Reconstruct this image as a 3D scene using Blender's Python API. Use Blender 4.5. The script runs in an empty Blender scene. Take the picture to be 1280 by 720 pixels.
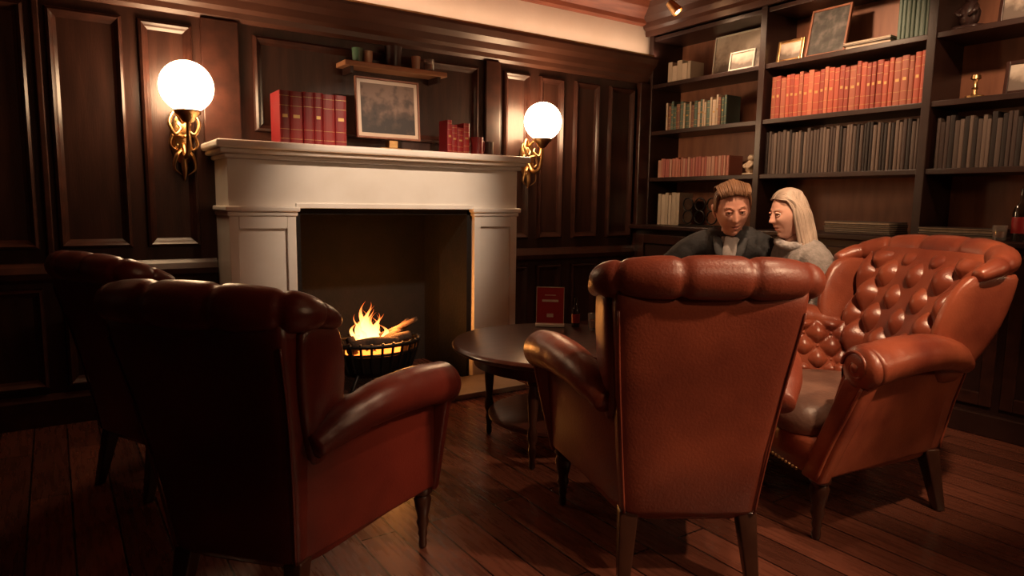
import bpy, bmesh, math, random
from math import *
from mathutils import Vector, Matrix, Euler
random.seed(7)
scene=bpy.context.scene
COL=scene.collection

# ------------------------------------------------------------------ materials
def N(nt,t,**k):
    n=nt.nodes.new(t)
    for a,b in k.items(): setattr(n,a,b)
    return n
def mat(name,col,rough=.5,metal=0,col2=None,scale=6,bump=0,bscale=40,coat=0,emit=None,estr=0,stretch=None,spec=.5,detail=6,rvar=0):
    m=bpy.data.materials.new(name);m.use_nodes=True
    nt=m.node_tree;b=nt.nodes['Principled BSDF']
    b.inputs['Base Color'].default_value=(*col,1);b.inputs['Roughness'].default_value=rough
    b.inputs['Metallic'].default_value=metal;b.inputs['Coat Weight'].default_value=coat
    b.inputs['Coat Roughness'].default_value=.3;b.inputs['Specular IOR Level'].default_value=spec
    tc=N(nt,'ShaderNodeTexCoord');mp=N(nt,'ShaderNodeMapping')
    nt.links.new(tc.outputs['Object'],mp.inputs['Vector'])
    if stretch: mp.inputs['Scale'].default_value=stretch
    if col2 is not None:
        no=N(nt,'ShaderNodeTexNoise');no.inputs['Scale'].default_value=scale;no.inputs['Detail'].default_value=detail
        nt.links.new(mp.outputs[0],no.inputs['Vector'])
        r=N(nt,'ShaderNodeValToRGB');r.color_ramp.elements[0].position=.35;r.color_ramp.elements[1].position=.68
        r.color_ramp.elements[0].color=(*col,1);r.color_ramp.elements[1].color=(*col2,1)
        nt.links.new(no.outputs['Fac'],r.inputs[0]);nt.links.new(r.outputs[0],b.inputs['Base Color'])
        if rvar:
            mr=N(nt,'ShaderNodeMapRange');mr.inputs['To Min'].default_value=rough-rvar;mr.inputs['To Max'].default_value=rough+rvar
            nt.links.new(no.outputs['Fac'],mr.inputs['Value']);nt.links.new(mr.outputs[0],b.inputs['Roughness'])
    if bump:
        n2=N(nt,'ShaderNodeTexNoise');n2.inputs['Scale'].default_value=bscale;n2.inputs['Detail'].default_value=4
        nt.links.new(mp.outputs[0],n2.inputs['Vector'])
        bp=N(nt,'ShaderNodeBump');bp.inputs['Strength'].default_value=bump;bp.inputs['Distance'].default_value=.01
        nt.links.new(n2.outputs['Fac'],bp.inputs['Height']);nt.links.new(bp.outputs[0],b.inputs['Normal'])
    if emit: 
        b.inputs['Emission Color'].default_value=(*emit,1);b.inputs['Emission Strength'].default_value=estr
    return m
M={}
M['panel']=mat('dark_panel_wood',(.026,.009,.006),.36,col2=(.050,.018,.012),scale=5,stretch=(6,6,.6),bump=.08,bscale=30)
M['trimw']=mat('dark_trim_wood',(.030,.011,.008),.30,col2=(.055,.019,.013),scale=5,stretch=(3,3,3))
M['cornice']=mat('cornice_wood',(.070,.026,.017),.38,col2=(.10,.038,.024),scale=4)
M['redwood']=mat('ceiling_redwood',(.30,.085,.042),.45,col2=(.20,.055,.027),scale=4,stretch=(1,8,1))
M['cream']=mat('cream_plaster',(.78,.62,.49),.8,col2=(.72,.56,.43),scale=3,bump=.1)
M['mantel']=mat('painted_mantel',(.90,.86,.80),.42,col2=(.84,.79,.72),scale=5)
M['shelfback']=mat('shelf_back_wood',(.30,.115,.06),.5,col2=(.20,.072,.038),scale=5,stretch=(3,3,.6))
M['shelf']=mat('shelf_dark_wood',(.024,.009,.007),.38,col2=(.038,.015,.011),scale=6)
M['soot']=mat('soot_brick',(.004,.003,.0025),.95,col2=(.009,.005,.004),scale=9,bump=.5)
M['iron']=mat('cast_iron',(.03,.026,.024),.45,metal=.8,bump=.2)
M['brass']=mat('aged_brass',(.75,.48,.22),.28,metal=1,col2=(.5,.30,.13),scale=14)
M['gold']=mat('gilt',(.55,.34,.13),.45,metal=.6)
M['leather']=mat('chestnut_leather',(.275,.060,.030),.40,col2=(.125,.022,.013),scale=3.2,bump=.14,bscale=130,coat=.15,rvar=.10,detail=10)
M['leather2']=mat('oxblood_leather',(.15,.021,.014),.34,col2=(.075,.010,.008),scale=4,bump=.10,bscale=140,coat=.3,rvar=.08,detail=9)
M['leather3']=mat('tan_worn_leather',(.34,.085,.042),.32,col2=(.16,.030,.017),scale=5,bump=.14,bscale=130,coat=.3,rvar=.09,detail=10)
M['seatl']=mat('worn_seat_leather',(.16,.085,.065),.42,col2=(.30,.17,.125),scale=7,bump=.25,bscale=60,coat=.15,detail=10)
M['legwood']=mat('chair_leg_wood',(.03,.010,.006),.28,col2=(.05,.018,.01),scale=9,coat=.3)
M['table']=mat('mahogany_table',(.085,.026,.018),.22,col2=(.05,.016,.011),scale=6,stretch=(1,6,1),coat=.4)
M['glass']=mat('drinking_glass',(.85,.8,.75),.06);M['glass'].node_tree.nodes['Principled BSDF'].inputs['Transmission Weight'].default_value=.85
M['paper']=mat('page_paper',(.62,.52,.42),.8,col2=(.5,.40,.31),scale=30)
M['white']=mat('white_card',(.75,.70,.62),.6)
M['redcard']=mat('red_card',(.30,.012,.014),.45)
M['skin_m']=mat('skin_man',(.72,.38,.28),.5,col2=(.62,.29,.21),scale=18)
M['skin_w']=mat('skin_woman',(.76,.44,.34),.5,col2=(.68,.36,.27),scale=18)
M['lips']=mat('lips',(.50,.18,.14),.4)
M['eye']=mat('eye_white',(.6,.52,.48),.2);M['iris']=mat('eye_iris',(.03,.02,.015),.15)
M['hair_m']=mat('light_brown_hair',(.26,.13,.065),.55,col2=(.13,.06,.03),scale=9)
M['hair_w']=mat('ash_blonde_hair',(.56,.44,.36),.5,col2=(.33,.25,.20),scale=9)
M['jacket']=mat('dark_jacket',(.020,.020,.022),.8,col2=(.032,.031,.033),scale=20,bump=.3,bscale=70)
M['shirt']=mat('grey_shirt',(.26,.23,.22),.85,bump=.3,bscale=90)
M['sweater']=mat('grey_sweater',(.28,.25,.24),.9,col2=(.19,.17,.16),scale=40,bump=.6,bscale=110)
M['scarf']=mat('grey_scarf',(.38,.35,.34),.95,col2=(.22,.20,.20),scale=30,bump=.8,bscale=80)
M['jeans']=mat('dark_jeans',(.02,.025,.04),.85,bump=.3)
M['shoe']=mat('shoe_leather',(.015,.01,.008),.4)
M['log']=mat('charred_log',(.03,.018,.012),.9,col2=(.10,.05,.03),scale=10,bump=.8)
M['ember']=mat('embers',(.1,.02,.01),.9,emit=(1,.20,.025),estr=4)
M['globe']=mat('opal_glass_globe',(1,.9,.8),.3,emit=(1,.64,.35),estr=36)
def pic_mat(name,a,b,c,scale=7,land=False):
    m=bpy.data.materials.new(name);m.use_nodes=True;nt=m.node_tree;bs=nt.nodes['Principled BSDF'];bs.inputs['Roughness'].default_value=.6
    tc=N(nt,'ShaderNodeTexCoord');no=N(nt,'ShaderNodeTexNoise');no.inputs['Scale'].default_value=scale;no.inputs['Detail'].default_value=9
    nt.links.new(tc.outputs['Object'],no.inputs['Vector']);r=N(nt,'ShaderNodeValToRGB')
    r.color_ramp.elements[0].position=.36;r.color_ramp.elements[0].color=(*a,1);r.color_ramp.elements[1].position=.66;r.color_ramp.elements[1].color=(*c,1)
    e=r.color_ramp.elements.new(.5);e.color=(*b,1)
    if land:
        sp=N(nt,'ShaderNodeSeparateXYZ');nt.links.new(tc.outputs['Generated'],sp.inputs[0])
        mr=N(nt,'ShaderNodeMapRange');mr.inputs['From Min'].default_value=0;mr.inputs['From Max'].default_value=1;mr.inputs['To Min'].default_value=-.20;mr.inputs['To Max'].default_value=.22
        nt.links.new(sp.outputs[2],mr.inputs['Value']);ad=N(nt,'ShaderNodeMath',operation='ADD');nt.links.new(mr.outputs[0],ad.inputs[0]);nt.links.new(no.outputs['Fac'],ad.inputs[1]);nt.links.new(ad.outputs[0],r.inputs[0])
    else: nt.links.new(no.outputs['Fac'],r.inputs[0])
    nt.links.new(r.outputs[0],bs.inputs['Base Color']);return m
M['picdark']=pic_mat('engraving_print',(.022,.013,.010),(.07,.040,.028),(.19,.115,.08),14,True)
M['piclight']=pic_mat('landscape_print',(.16,.12,.10),(.42,.34,.28),(.62,.54,.46),9,True)
M['sign']=pic_mat('dark_sign_print',(.03,.025,.025),(.05,.045,.04),(.12,.10,.09),14)

def floor_mat():
    m=bpy.data.materials.new('floor_planks');m.use_nodes=True;nt=m.node_tree;b=nt.nodes['Principled BSDF']
    tc=N(nt,'ShaderNodeTexCoord');mp=N(nt,'ShaderNodeMapping');mp.inputs['Rotation'].default_value=(0,0,radians(90))
    nt.links.new(tc.outputs['Object'],mp.inputs['Vector'])
    br=N(nt,'ShaderNodeTexBrick');br.inputs['Scale'].default_value=1;br.inputs['Brick Width'].default_value=1.6;br.inputs['Row Height'].default_value=.14
    br.inputs['Mortar Size'].default_value=.0035;br.offset=.37
    br.inputs['Color1'].default_value=(.165,.056,.036,1);br.inputs['Color2'].default_value=(.08,.028,.019,1);br.inputs['Mortar'].default_value=(.005,.002,.002,1)
    nt.links.new(mp.outputs[0],br.inputs['Vector'])
    m2=N(nt,'ShaderNodeMapping');m2.inputs['Scale'].default_value=(14,1.2,1);nt.links.new(tc.outputs['Object'],m2.inputs['Vector'])
    no=N(nt,'ShaderNodeTexNoise');no.inputs['Scale'].default_value=4;no.inputs['Detail'].default_value=8;nt.links.new(m2.outputs[0],no.inputs['Vector'])
    mx=N(nt,'ShaderNodeMix',data_type='RGBA',blend_type='MULTIPLY');mx.inputs[0].default_value=.6
    r=N(nt,'ShaderNodeValToRGB');r.color_ramp.elements[0].position=.3;r.color_ramp.elements[0].color=(.5,.45,.42,1);r.color_ramp.elements[1].position=.7;r.color_ramp.elements[1].color=(1.3,1.2,1.1,1)
    nt.links.new(no.outputs['Fac'],r.inputs[0]);nt.links.new(br.outputs['Color'],mx.inputs[6]);nt.links.new(r.outputs[0],mx.inputs[7])
    nt.links.new(mx.outputs[2],b.inputs['Base Color'])
    mr=N(nt,'ShaderNodeMapRange');mr.inputs['To Min'].default_value=.16;mr.inputs['To Max'].default_value=.40;nt.links.new(no.outputs['Fac'],mr.inputs['Value']);nt.links.new(mr.outputs[0],b.inputs['Roughness'])
    bp=N(nt,'ShaderNodeBump');bp.inputs['Strength'].default_value=.5;bp.inputs['Distance'].default_value=.004;bp.invert=True
    nt.links.new(br.outputs['Fac'],bp.inputs['Height']);nt.links.new(bp.outputs[0],b.inputs['Normal'])
    return m
M['floor']=floor_mat()
def flame_mat():
    m=bpy.data.materials.new('flame');m.use_nodes=True;nt=m.node_tree;nt.nodes.clear()
    o=N(nt,'ShaderNodeOutputMaterial');e=N(nt,'ShaderNodeEmission');t=N(nt,'ShaderNodeBsdfTransparent');mx=N(nt,'ShaderNodeMixShader')
    tc=N(nt,'ShaderNodeTexCoord');sp=N(nt,'ShaderNodeSeparateXYZ');nt.links.new(tc.outputs['Generated'],sp.inputs[0])
    r=N(nt,'ShaderNodeValToRGB');r.color_ramp.elements[0].color=(1,.52,.14,1);r.color_ramp.elements[1].color=(1,.12,.01,1);r.color_ramp.elements[0].position=.2
    nt.links.new(sp.outputs[2],r.inputs[0]);nt.links.new(r.outputs[0],e.inputs[0]);e.inputs[1].default_value=6
    r2=N(nt,'ShaderNodeMapRange');r2.inputs['From Min'].default_value=.2;r2.inputs['From Max'].default_value=1;r2.inputs['To Min'].default_value=.7;r2.inputs['To Max'].default_value=.05
    nt.links.new(sp.outputs[2],r2.inputs['Value']);nt.links.new(r2.outputs[0],mx.inputs[0]);nt.links.new(t.outputs[0],mx.inputs[1]);nt.links.new(e.outputs[0],mx.inputs[2]);nt.links.new(mx.outputs[0],o.inputs[0])
    return m
M['flame']=flame_mat()

# ------------------------------------------------------------------ geometry helpers
def empty(name,loc=(0,0,0),rz=0,s=1):
    e=bpy.data.objects.new(name,None);COL.objects.link(e);e.location=loc;e.rotation_euler=(0,0,rz)
    e.scale=(s,s,s) if not isinstance(s,tuple) else s
    e.empty_display_size=.1;return e
def mesh(name,V,Fc,m,parent=None,smooth=True,loc=None,rot=None,mats=None,midx=None):
    me=bpy.data.meshes.new(name);me.from_pydata([tuple(v) for v in V],[],Fc)
    for mm in (mats or [m]): me.materials.append(mm)
    if midx: me.polygons.foreach_set('material_index',midx)
    if smooth: me.polygons.foreach_set('use_smooth',[True]*len(me.polygons))
    me.update();o=bpy.data.objects.new(name,me);COL.objects.link(o)
    if parent: o.parent=parent
    if loc: o.location=loc
    if rot: o.rotation_euler=rot
    return o
def fixn(o):
    bm=bmesh.new();bm.from_mesh(o.data);bmesh.ops.recalc_face_normals(bm,faces=bm.faces);bm.to_mesh(o.data);bm.free();return o
def bevel(o,w,seg=2):
    b=o.modifiers.new('b','BEVEL');b.width=w;b.segments=seg;b.limit_method='ANGLE';b.angle_limit=radians(40);return o
def subs(o,l=1):
    s=o.modifiers.new('s','SUBSURF');s.levels=l;s.render_levels=l;return o
CF=[(0,3,2,1),(4,5,6,7),(0,1,5,4),(1,2,6,5),(2,3,7,6),(3,0,4,7)]
def box(name,x0,x1,y0,y1,z0,z1,m,parent=None,bv=0,loc=None,rot=None):
    V=[(x0,y0,z0),(x1,y0,z0),(x1,y1,z0),(x0,y1,z0),(x0,y0,z1),(x1,y0,z1),(x1,y1,z1),(x0,y1,z1)]
    o=mesh(name,V,CF,m,parent,smooth=False,loc=loc,rot=rot)
    if bv: bevel(o,bv)
    return o
def boxes(name,L,m,parent=None,bv=0,mats=None,loc=None,rot=None):
    V=[];Fc=[];mi=[]
    for L_ in L:
        x0,x1,y0,y1,z0,z1=L_[:6];k=len(V)
        V+=[(x0,y0,z0),(x1,y0,z0),(x1,y1,z0),(x0,y1,z0),(x0,y0,z1),(x1,y0,z1),(x1,y1,z1),(x0,y1,z1)]
        Fc+=[tuple(i+k for i in f) for f in CF];mi+=[L_[6] if len(L_)>6 else 0]*6
    o=mesh(name,V,Fc,m,parent,smooth=False,mats=mats,midx=mi,loc=loc,rot=rot)
    if bv: bevel(o,bv)
    return o
def lathe(name,prof,m,parent=None,loc=(0,0,0),seg=28,rot=None,sx=1,sy=1):
    V=[];Fc=[]
    for r,z in prof:
        for i in range(seg):
            a=2*pi*i/seg;V.append((r*cos(a)*sx,r*sin(a)*sy,z))
    n=len(prof)
    for j in range(n-1):
        for i in range(seg):
            i2=(i+1)%seg;Fc.append((j*seg+i,j*seg+i2,(j+1)*seg+i2,(j+1)*seg+i))
    Fc.append(tuple(range(seg))[::-1]);Fc.append(tuple((n-1)*seg+i for i in range(seg)))
    o=mesh(name,V,Fc,m,parent,loc=loc,rot=rot)
    e=o.modifiers.new('e','EDGE_SPLIT');e.split_angle=radians(50)
    return o
def catmull(P,n=6):
    P=[Vector(p) for p in P]
    if len(P)<3: return P
    Q=[P[0]*2-P[1]]+P+[P[-1]*2-P[-2]];out=[]
    for i in range(1,len(Q)-2):
        a,b,c,d=Q[i-1:i+3]
        for k in range(n):
            t=k/n;out.append(.5*((2*b)+(c-a)*t+(2*a-5*b+4*c-d)*t*t+(3*b-a-3*c+d)*t**3))
    out.append(P[-1]);return out
def tubegeo(P,R,seg=12,sub=6,mod=None,flat=1.0,closed=False):
    if sub>1 and len(P)>2:
        n0=len(P);Rl=[R]*n0 if not hasattr(R,'__len__') else list(R)
        Pn=catmull(P,sub);Rn=[]
        for i in range(n0-1):
            for k in range(sub): 
                t=k/sub;Rn.append(Rl[i]*(1-t)+Rl[i+1]*t)
        Rn.append(Rl[-1]);P=Pn;R=Rn[:len(P)]
    else:
        P=[Vector(p) for p in P];R=[R]*len(P) if not hasattr(R,'__len__') else R
    n=len(P);V=[];Fc=[];up=None
    for i in range(n):
        if closed: t=(P[(i+1)%n]-P[i-1]).normalized()
        else: t=(P[min(i+1,n-1)]-P[max(i-1,0)]).normalized()
        if up is None:
            up=Vector((0,0,1)) if abs(t.z)<.9 else Vector((0,1,0))
        up=(up-t*up.dot(t)).normalized();sd=t.cross(up)
        r=R[i]*(mod(i/(n-1)) if mod else 1)
        for k in range(seg):
            a=2*pi*k/seg;V.append(P[i]+sd*(cos(a)*r)+up*(sin(a)*r*flat))
    for i in range(n if closed else n-1):
        j=(i+1)%n
        for k in range(seg):
            k2=(k+1)%seg;Fc.append((i*seg+k,i*seg+k2,j*seg+k2,j*seg+k))
    if not closed:
        Fc.append(tuple(range(seg))[::-1]);Fc.append(tuple((n-1)*seg+k for k in range(seg)))
    return V,Fc
def tube(name,P,R,m,parent=None,seg=12,sub=6,mod=None,flat=1.0,closed=False,loc=None,rot=None):
    V,Fc=tubegeo(P,R,seg,sub,mod,flat,closed);return fixn(mesh(name,V,Fc,m,parent,loc=loc,rot=rot))
def tubes(name,L,m,parent=None,seg=8,sub=4,loc=None,rot=None):
    V=[];Fc=[]
    for P,R in L:
        v,f=tubegeo(P,R,seg,sub);k=len(V);V+=v;Fc+=[tuple(i+k for i in q) for q in f]
    return fixn(mesh(name,V,Fc,m,parent,loc=loc,rot=rot))
def ringloft(name,rings,m,parent=None,seg=40,n=4,sub=0,rot=None,loc=None):
    V=[];Fc=[]
    for (cx,cy,z,hx,hy) in rings:
        for i in range(seg):
            a=2*pi*i/seg;c,s=cos(a),sin(a)
            V.append((cx+hx*copysign(abs(c)**(2/n),c),cy+hy*copysign(abs(s)**(2/n),s),z))
    for j in range(len(rings)-1):
        for i in range(seg):
            i2=(i+1)%seg;Fc.append((j*seg+i,j*seg+i2,(j+1)*seg+i2,(j+1)*seg+i))
    Fc.append(tuple(range(seg))[::-1]);Fc.append(tuple((len(rings)-1)*seg+i for i in range(seg)))
    o=mesh(name,V,Fc,m,parent,rot=rot,loc=loc)
    if sub: subs(o,sub)
    return o
def hexa(name,b,t,m,parent=None,bv=.02,seg=3):
    o=mesh(name,list(b)+list(t),CF,m,parent,smooth=True);fixn(o);bevel(o,bv,seg);return o
def sphere(name,c,r,m,parent=None,seg=20,sc=(1,1,1)):
    bm=bmesh.new();bmesh.ops.create_uvsphere(bm,u_segments=seg,v_segments=seg//2+2,radius=r)
    me=bpy.data.meshes.new(name);bm.to_mesh(me);bm.free();me.materials.append(m)
    me.polygons.foreach_set('use_smooth',[True]*len(me.polygons))
    o=bpy.data.objects.new(name,me);COL.objects.link(o);o.parent=parent;o.location=c;o.scale=sc;return o
def spheres(name,C,r,m,parent=None,sc=(1,1,1)):
    V=[];Fc=[]
    for c in C:
        k=len(V);ns,nr=10,5
        for j in range(nr+1):
            ph=pi*j/nr
            for i in range(ns):
                a=2*pi*i/ns;V.append((c[0]+r*sc[0]*sin(ph)*cos(a),c[1]+r*sc[1]*sin(ph)*sin(a),c[2]+r*sc[2]*cos(ph)))
        for j in range(nr):
            for i in range(ns):
                Fc.append((k+j*ns+i,k+(j+1)*ns+i,k+(j+1)*ns+(i+1)%ns,k+j*ns+(i+1)%ns))
    return mesh(name,V,Fc,m,parent)

# ------------------------------------------------------------------ room shell
XW=4.55;YW=4.25;ZC=2.80;X0=-1.7;Y0=-1.6
box('floor',X0-.1,XW+.1,Y0-.1,YW+.9,-.1,0,M['floor'])
box('ceiling',X0-.1,XW+.1,Y0-.1,YW+.1,ZC,ZC+.1,M['redwood'])
boxes('wall_north',[(X0,1.15,YW,YW+.1,0,2.4),(2.33,XW,YW,YW+.1,0,2.4),(1.15,2.33,YW,YW+.1,1.155,2.4)],M['panel'])
box('wall_frieze_north',X0,XW,YW,YW+.1,2.4,ZC,M['cream'])
box('wall_east',XW,XW+.1,Y0,YW+.1,0,ZC,M['panel'])
box('wall_south',X0,XW,Y0-.1,Y0,0,ZC,M['panel'])
box('wall_west',X0-.1,X0,Y0,YW+.1,0,ZC,M['panel'])
boxes('firebox_recess',[(1.05,1.15,YW+.101,YW+.45,0,1.3),(2.33,2.43,YW+.101,YW+.45,0,1.3),(1.05,2.43,YW+.40,YW+.5,0,1.3),(1.15,2.33,YW+.101,YW+.5,1.2,1.3)],M['soot'])
def molding(name,x0,x1,prof,m,yb=YW):
    pts=[(0,prof[0][1])]+prof+[(0,prof[-1][1])]
    V=[];n=len(pts)
    for x in (x0,x1):
        for o,z in pts: V.append((x,yb-o,z))
    Fc=[(i,(i+1)%n,n+(i+1)%n,n+i) for i in range(n)]+[tuple(range(n))[::-1],tuple(range(n,2*n))]
    return fixn(mesh(name,V,Fc,m,smooth=False))
molding('trim_1',X0,4.2,[(.015,2.20),(.03,2.22),(.035,2.25),(.06,2.27),(.075,2.31),(.11,2.34),(.13,2.38),(.13,2.40)],M['cornice'])
molding('trim_2',X0,4.2,[(.02,2.66),(.05,2.67),(.06,2.70),(.11,2.73),(.16,2.76),(.20,2.80)],M['redwood'])
molding('trim_3',X0,.78,[(.02,.76),(.045,.78),(.05,.81),(.03,.84),(.012,.86)],M['trimw'])
molding('trim_4',2.70,4.2,[(.02,.76),(.045,.78),(.05,.81),(.03,.84),(.012,.86)],M['trimw'])
molding('baseboard_north',X0,.78,[(.03,0),(.03,.14),(.012,.17)],M['trimw'])
molding('baseboard_north_b',2.70,4.1,[(.03,0),(.03,.14),(.012,.17)],M['trimw'])
def frames(name,L,m):
    V=[];Fc=[]
    prof=[(0,0),(.006,.022),(.018,.030),(.028,.020),(.036,.010),(.05,.0)]
    for x0,x1,z0,z1 in L:
        k=len(V)
        for d,o in prof:
            V+=[(x0+d,YW-o,z0+d),(x1-d,YW-o,z0+d),(x1-d,YW-o,z1-d),(x0+d,YW-o,z1-d)]
        for j in range(len(prof)-1):
            for i in range(4):
                i2=(i+1)%4;Fc.append((k+j*4+i,k+j*4+i2,k+j*4+4+i2,k+j*4+4+i))
    return mesh(name,V,Fc,m,smooth=False)
P=[(-1.3,-.95,.93,2.15),(-.86,-.5,.93,2.15),(-.42,-.06,.93,2.15),(.02,.36,.93,2.15),(.43,.70,.93,2.15),
   (1.02,2.55,1.60,2.15),(2.76,3.0,.93,2.15),(3.08,3.32,.93,2.15),(3.42,3.68,.93,2.15),(3.78,4.06,.93,2.15)]
P+=[(a,b,.20,.73) for a,b,c,d in P if b<.75 or a>2.7]
frames('trim_5',P,M['trimw'])
boxes('trim_6',[(.74,.94,YW-.035,YW,1.5,2.2),(2.60,2.72,YW-.035,YW,1.5,2.2),(-.03,-.0,YW-.03,YW,.86,2.2),(4.08,4.2,YW-.06,YW,0,2.2)],M['trimw'],bv=.006)
boxes('trim_7',[(X0,4.55,3.72,3.82,ZC-.05,ZC),(3.55,3.65,Y0,3.72,ZC-.05,ZC)],M['redwood'],bv=.015)

# ------------------------------------------------------------------ fireplace
fp=empty('fireplace')
def fbx(n,*a,m='mantel',bv=.004): return box(n,*a,M[m],fp,bv)
fbx('mantel_shelf',.72,2.71,3.80,4.25,1.470,1.512,bv=.012)
fbx('shelf_moulding_a',.74,2.69,3.83,4.25,1.445,1.47,bv=.01)
fbx('shelf_moulding_b',.77,2.68,3.87,4.25,1.42,1.445,bv=.01)
fbx('frieze',.79,2.67,3.915,4.25,1.155,1.42)
fbx('frieze_bead',1.15,2.33,3.905,3.93,1.155,1.185)
for k,(a,b) in enumerate([(.79,1.15),(2.33,2.67)]):
    fbx('jamb_%d'%k,a,b,3.93,4.25,.16,1.155)
    fbx('plinth_%d'%k,a-.015,b+.015,3.90,4.25,0,.17,bv=.008)
    fbx('capital_%d'%k,a-.02,b+.02,3.885,4.25,1.135,1.165,bv=.008)
    fbx('capital_b_%d'%k,a-.01,b+.01,3.90,4.25,1.11,1.135,bv=.008)
    boxes('jamb_frame_%d'%k,[(a+.0,a+.05,3.91,3.935,.17,1.11),(b-.05,b,3.91,3.935,.17,1.11),(a+.05,b-.05,3.91,3.935,.17,.25),(a+.05,b-.05,3.91,3.935,1.04,1.11)],M['mantel'],fp,bv=.004)
boxes('firebox_lining',[(1.15,1.185,3.95,4.34,0,1.15),(2.295,2.33,3.95,4.34,0,1.15),(1.15,2.33,3.95,4.34,1.12,1.153)],M['soot'],fp)
box('hearth_stone',1.0,2.5,3.52,3.90,.0,.035,mat('hearth_marble',(.45,.38,.31),.35,col2=(.3,.24,.19),scale=5),None,bv=.006)

# fire basket
fb=empty('fire_basket',(1.70,4.10,0))
for k,(z,rx,ry) in enumerate([(.30,.29,.20),(.24,.27,.18),(.16,.24,.16)]):
    tube('rim_%d'%k,[(rx*cos(a),ry*sin(a),z) for a in [2*pi*i/40 for i in range(40)]],.014 if k==0 else .009,M['iron'],fb,seg=8,sub=1,closed=True)
tubes('bars',[([(.24*cos(a),.16*sin(a),.12),(.27*cos(a),.18*sin(a),.2),(.30*cos(a),.205*sin(a),.32)],[.009]*3) for a in [2*pi*i/26 for i in range(26)]],M['iron'],fb)
lathe('basket_pan',[(.05,.09),(.2,.09),(.245,.13),(.265,.23),(.255,.23),(.22,.13),(.05,.11)],M['iron'],fb,sx=1,sy=.68)
tubes('feet',[([(sx*.16,sy*.1,.11),(sx*.2,sy*.13,.05),(sx*.22,sy*.14,.006)],[.014,.012,.016]) for sx in (-1,1) for sy in (-1,1)],M['iron'],fb)
logs=[([(-.2,-.05,.27),(.2,.02,.30)],[.04,.035]),([(-.15,.08,.28),(.22,-.06,.31)],[.035,.04]),([(.0,-.08,.29),(.26,.05,.40)],[.03,.025]),([(-.18,.0,.31),(.05,.1,.36)],[.03,.03]),([(.02,.02,.32),(.28,-.04,.43)],[.018,.014]),([(-.2,-.1,.30),(.1,-.13,.31)],[.035,.03]),([(.0,-.13,.30),(.2,-.08,.33)],[.03,.03])]
tubes('logs',[([p[0],[(a+b)/2+random.uniform(-.01,.01) for a,b in zip(*p)],p[1]],[r[0],max(r),r[1]]) for p,r in logs],M['log'],fb,seg=10)
spheres('coals',[(random.uniform(-.17,.17),random.uniform(-.1,.1),random.uniform(.2,.29)) for _ in range(50)],.026,M['ember'],fb)
def flame(name,x,y,z,h,w,sd):
    rnd=random.Random(sd);R=[];n=14;ph=rnd.uniform(0,6)
    for i in range(n+1):
        t=i/n;r=w*(sin(pi*min(1,t*.8+.18))**1.2)*(1-t)**.55+.0005
        R.append((x+.022*sin(ph+t*5)*t*2,y+.012*cos(ph+t*6)*t,z+h*t,r,r*.6))
    return ringloft(name,R,M['flame'],fb,seg=14,n=2)
rf=random.Random(21)
for i in range(22):
    x=rf.gauss(-.06,.06);h=max(.07,.25-abs(x+.06)*1.2)*rf.uniform(.6,1.1)
    flame('flame_%d'%i,x,rf.uniform(-.08,.06),.29,h,rf.uniform(.014,.032),i)

# ------------------------------------------------------------------ sconces
def sconce(x,y=YW,rz=0):
    s=empty('wall_sconce',(x,y,0),rz)
    lathe('backplate',[(.002,0),(.05,.0),(.066,.008),(.055,.018),(.03,.026),(.002,.03)],M['brass'],s,loc=(0,0,1.53),rot=(pi/2,0,0),sy=2.1)
    tube('arm',[(0,-.02,1.50),(0,-.09,1.43),(0,-.17,1.46),(0,-.20,1.56),(0,-.20,1.63)],[.014,.014,.012,.011,.011],M['brass'],s)
    for k,sx in enumerate((-1,1)):
        tube('scroll_%d'%k,[(0,-.02,1.62),(sx*.045,-.06,1.67),(sx*.075,-.08,1.61),(sx*.05,-.09,1.55),(sx*.018,-.07,1.58),(sx*.035,-.06,1.61)],[.010,.010,.010,.009,.008,.005],M['brass'],s)
        tube('leaf_%d'%k,[(0,-.02,1.48),(sx*.04,-.05,1.44),(sx*.055,-.04,1.37),(sx*.015,-.03,1.33)],[.016,.016,.012,.003],M['brass'],s,flat=.5)
        tube('side_scroll_%d'%k,[(0,-.03,1.54),(sx*.05,-.04,1.55),(sx*.07,-.04,1.50),(sx*.045,-.04,1.47),(sx*.03,-.04,1.50)],[.010,.009,.008,.006,.004],M['brass'],s)
    tube('drop',[(0,-.015,1.45),(0,-.03,1.37),(0,-.015,1.30)],[.020,.017,.004],M['brass'],s)
    lathe('gallery',[(.012,1.60),(.03,1.61),(.045,1.635),(.065,1.65),(.068,1.668),(.05,1.67),(.01,1.66)],M['brass'],s,loc=(0,-.20,0))
    sphere('globe',(0,-.20,1.79),.135,M['globe'],s,seg=40)
    return s
sconce(.63);sconce(2.98)
sconce(2.9,Y0,pi);sconce(4.0,Y0,pi)  # unseen pair behind the camera, added to light ceiling and chair backs
cv=empty('cove_light_strip')
box('led_channel',X0+.1,4.15,YW-.125,YW-.085,2.401,2.412,M['brass'],cv)
for i in range(4):
    a=X0+.1+i*1.46;l=bpy.data.lights.new('cove','AREA');l.shape='RECTANGLE';l.size=1.44;l.size_y=.04;l.energy=2.7;l.color=(1,.68,.46)
    o=bpy.data.objects.new('strip_%d'%i,l);COL.objects.link(o);o.parent=cv;o.location=(a+.73,YW-.105,2.415);o.rotation_euler=(radians(176),0,0)

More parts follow.
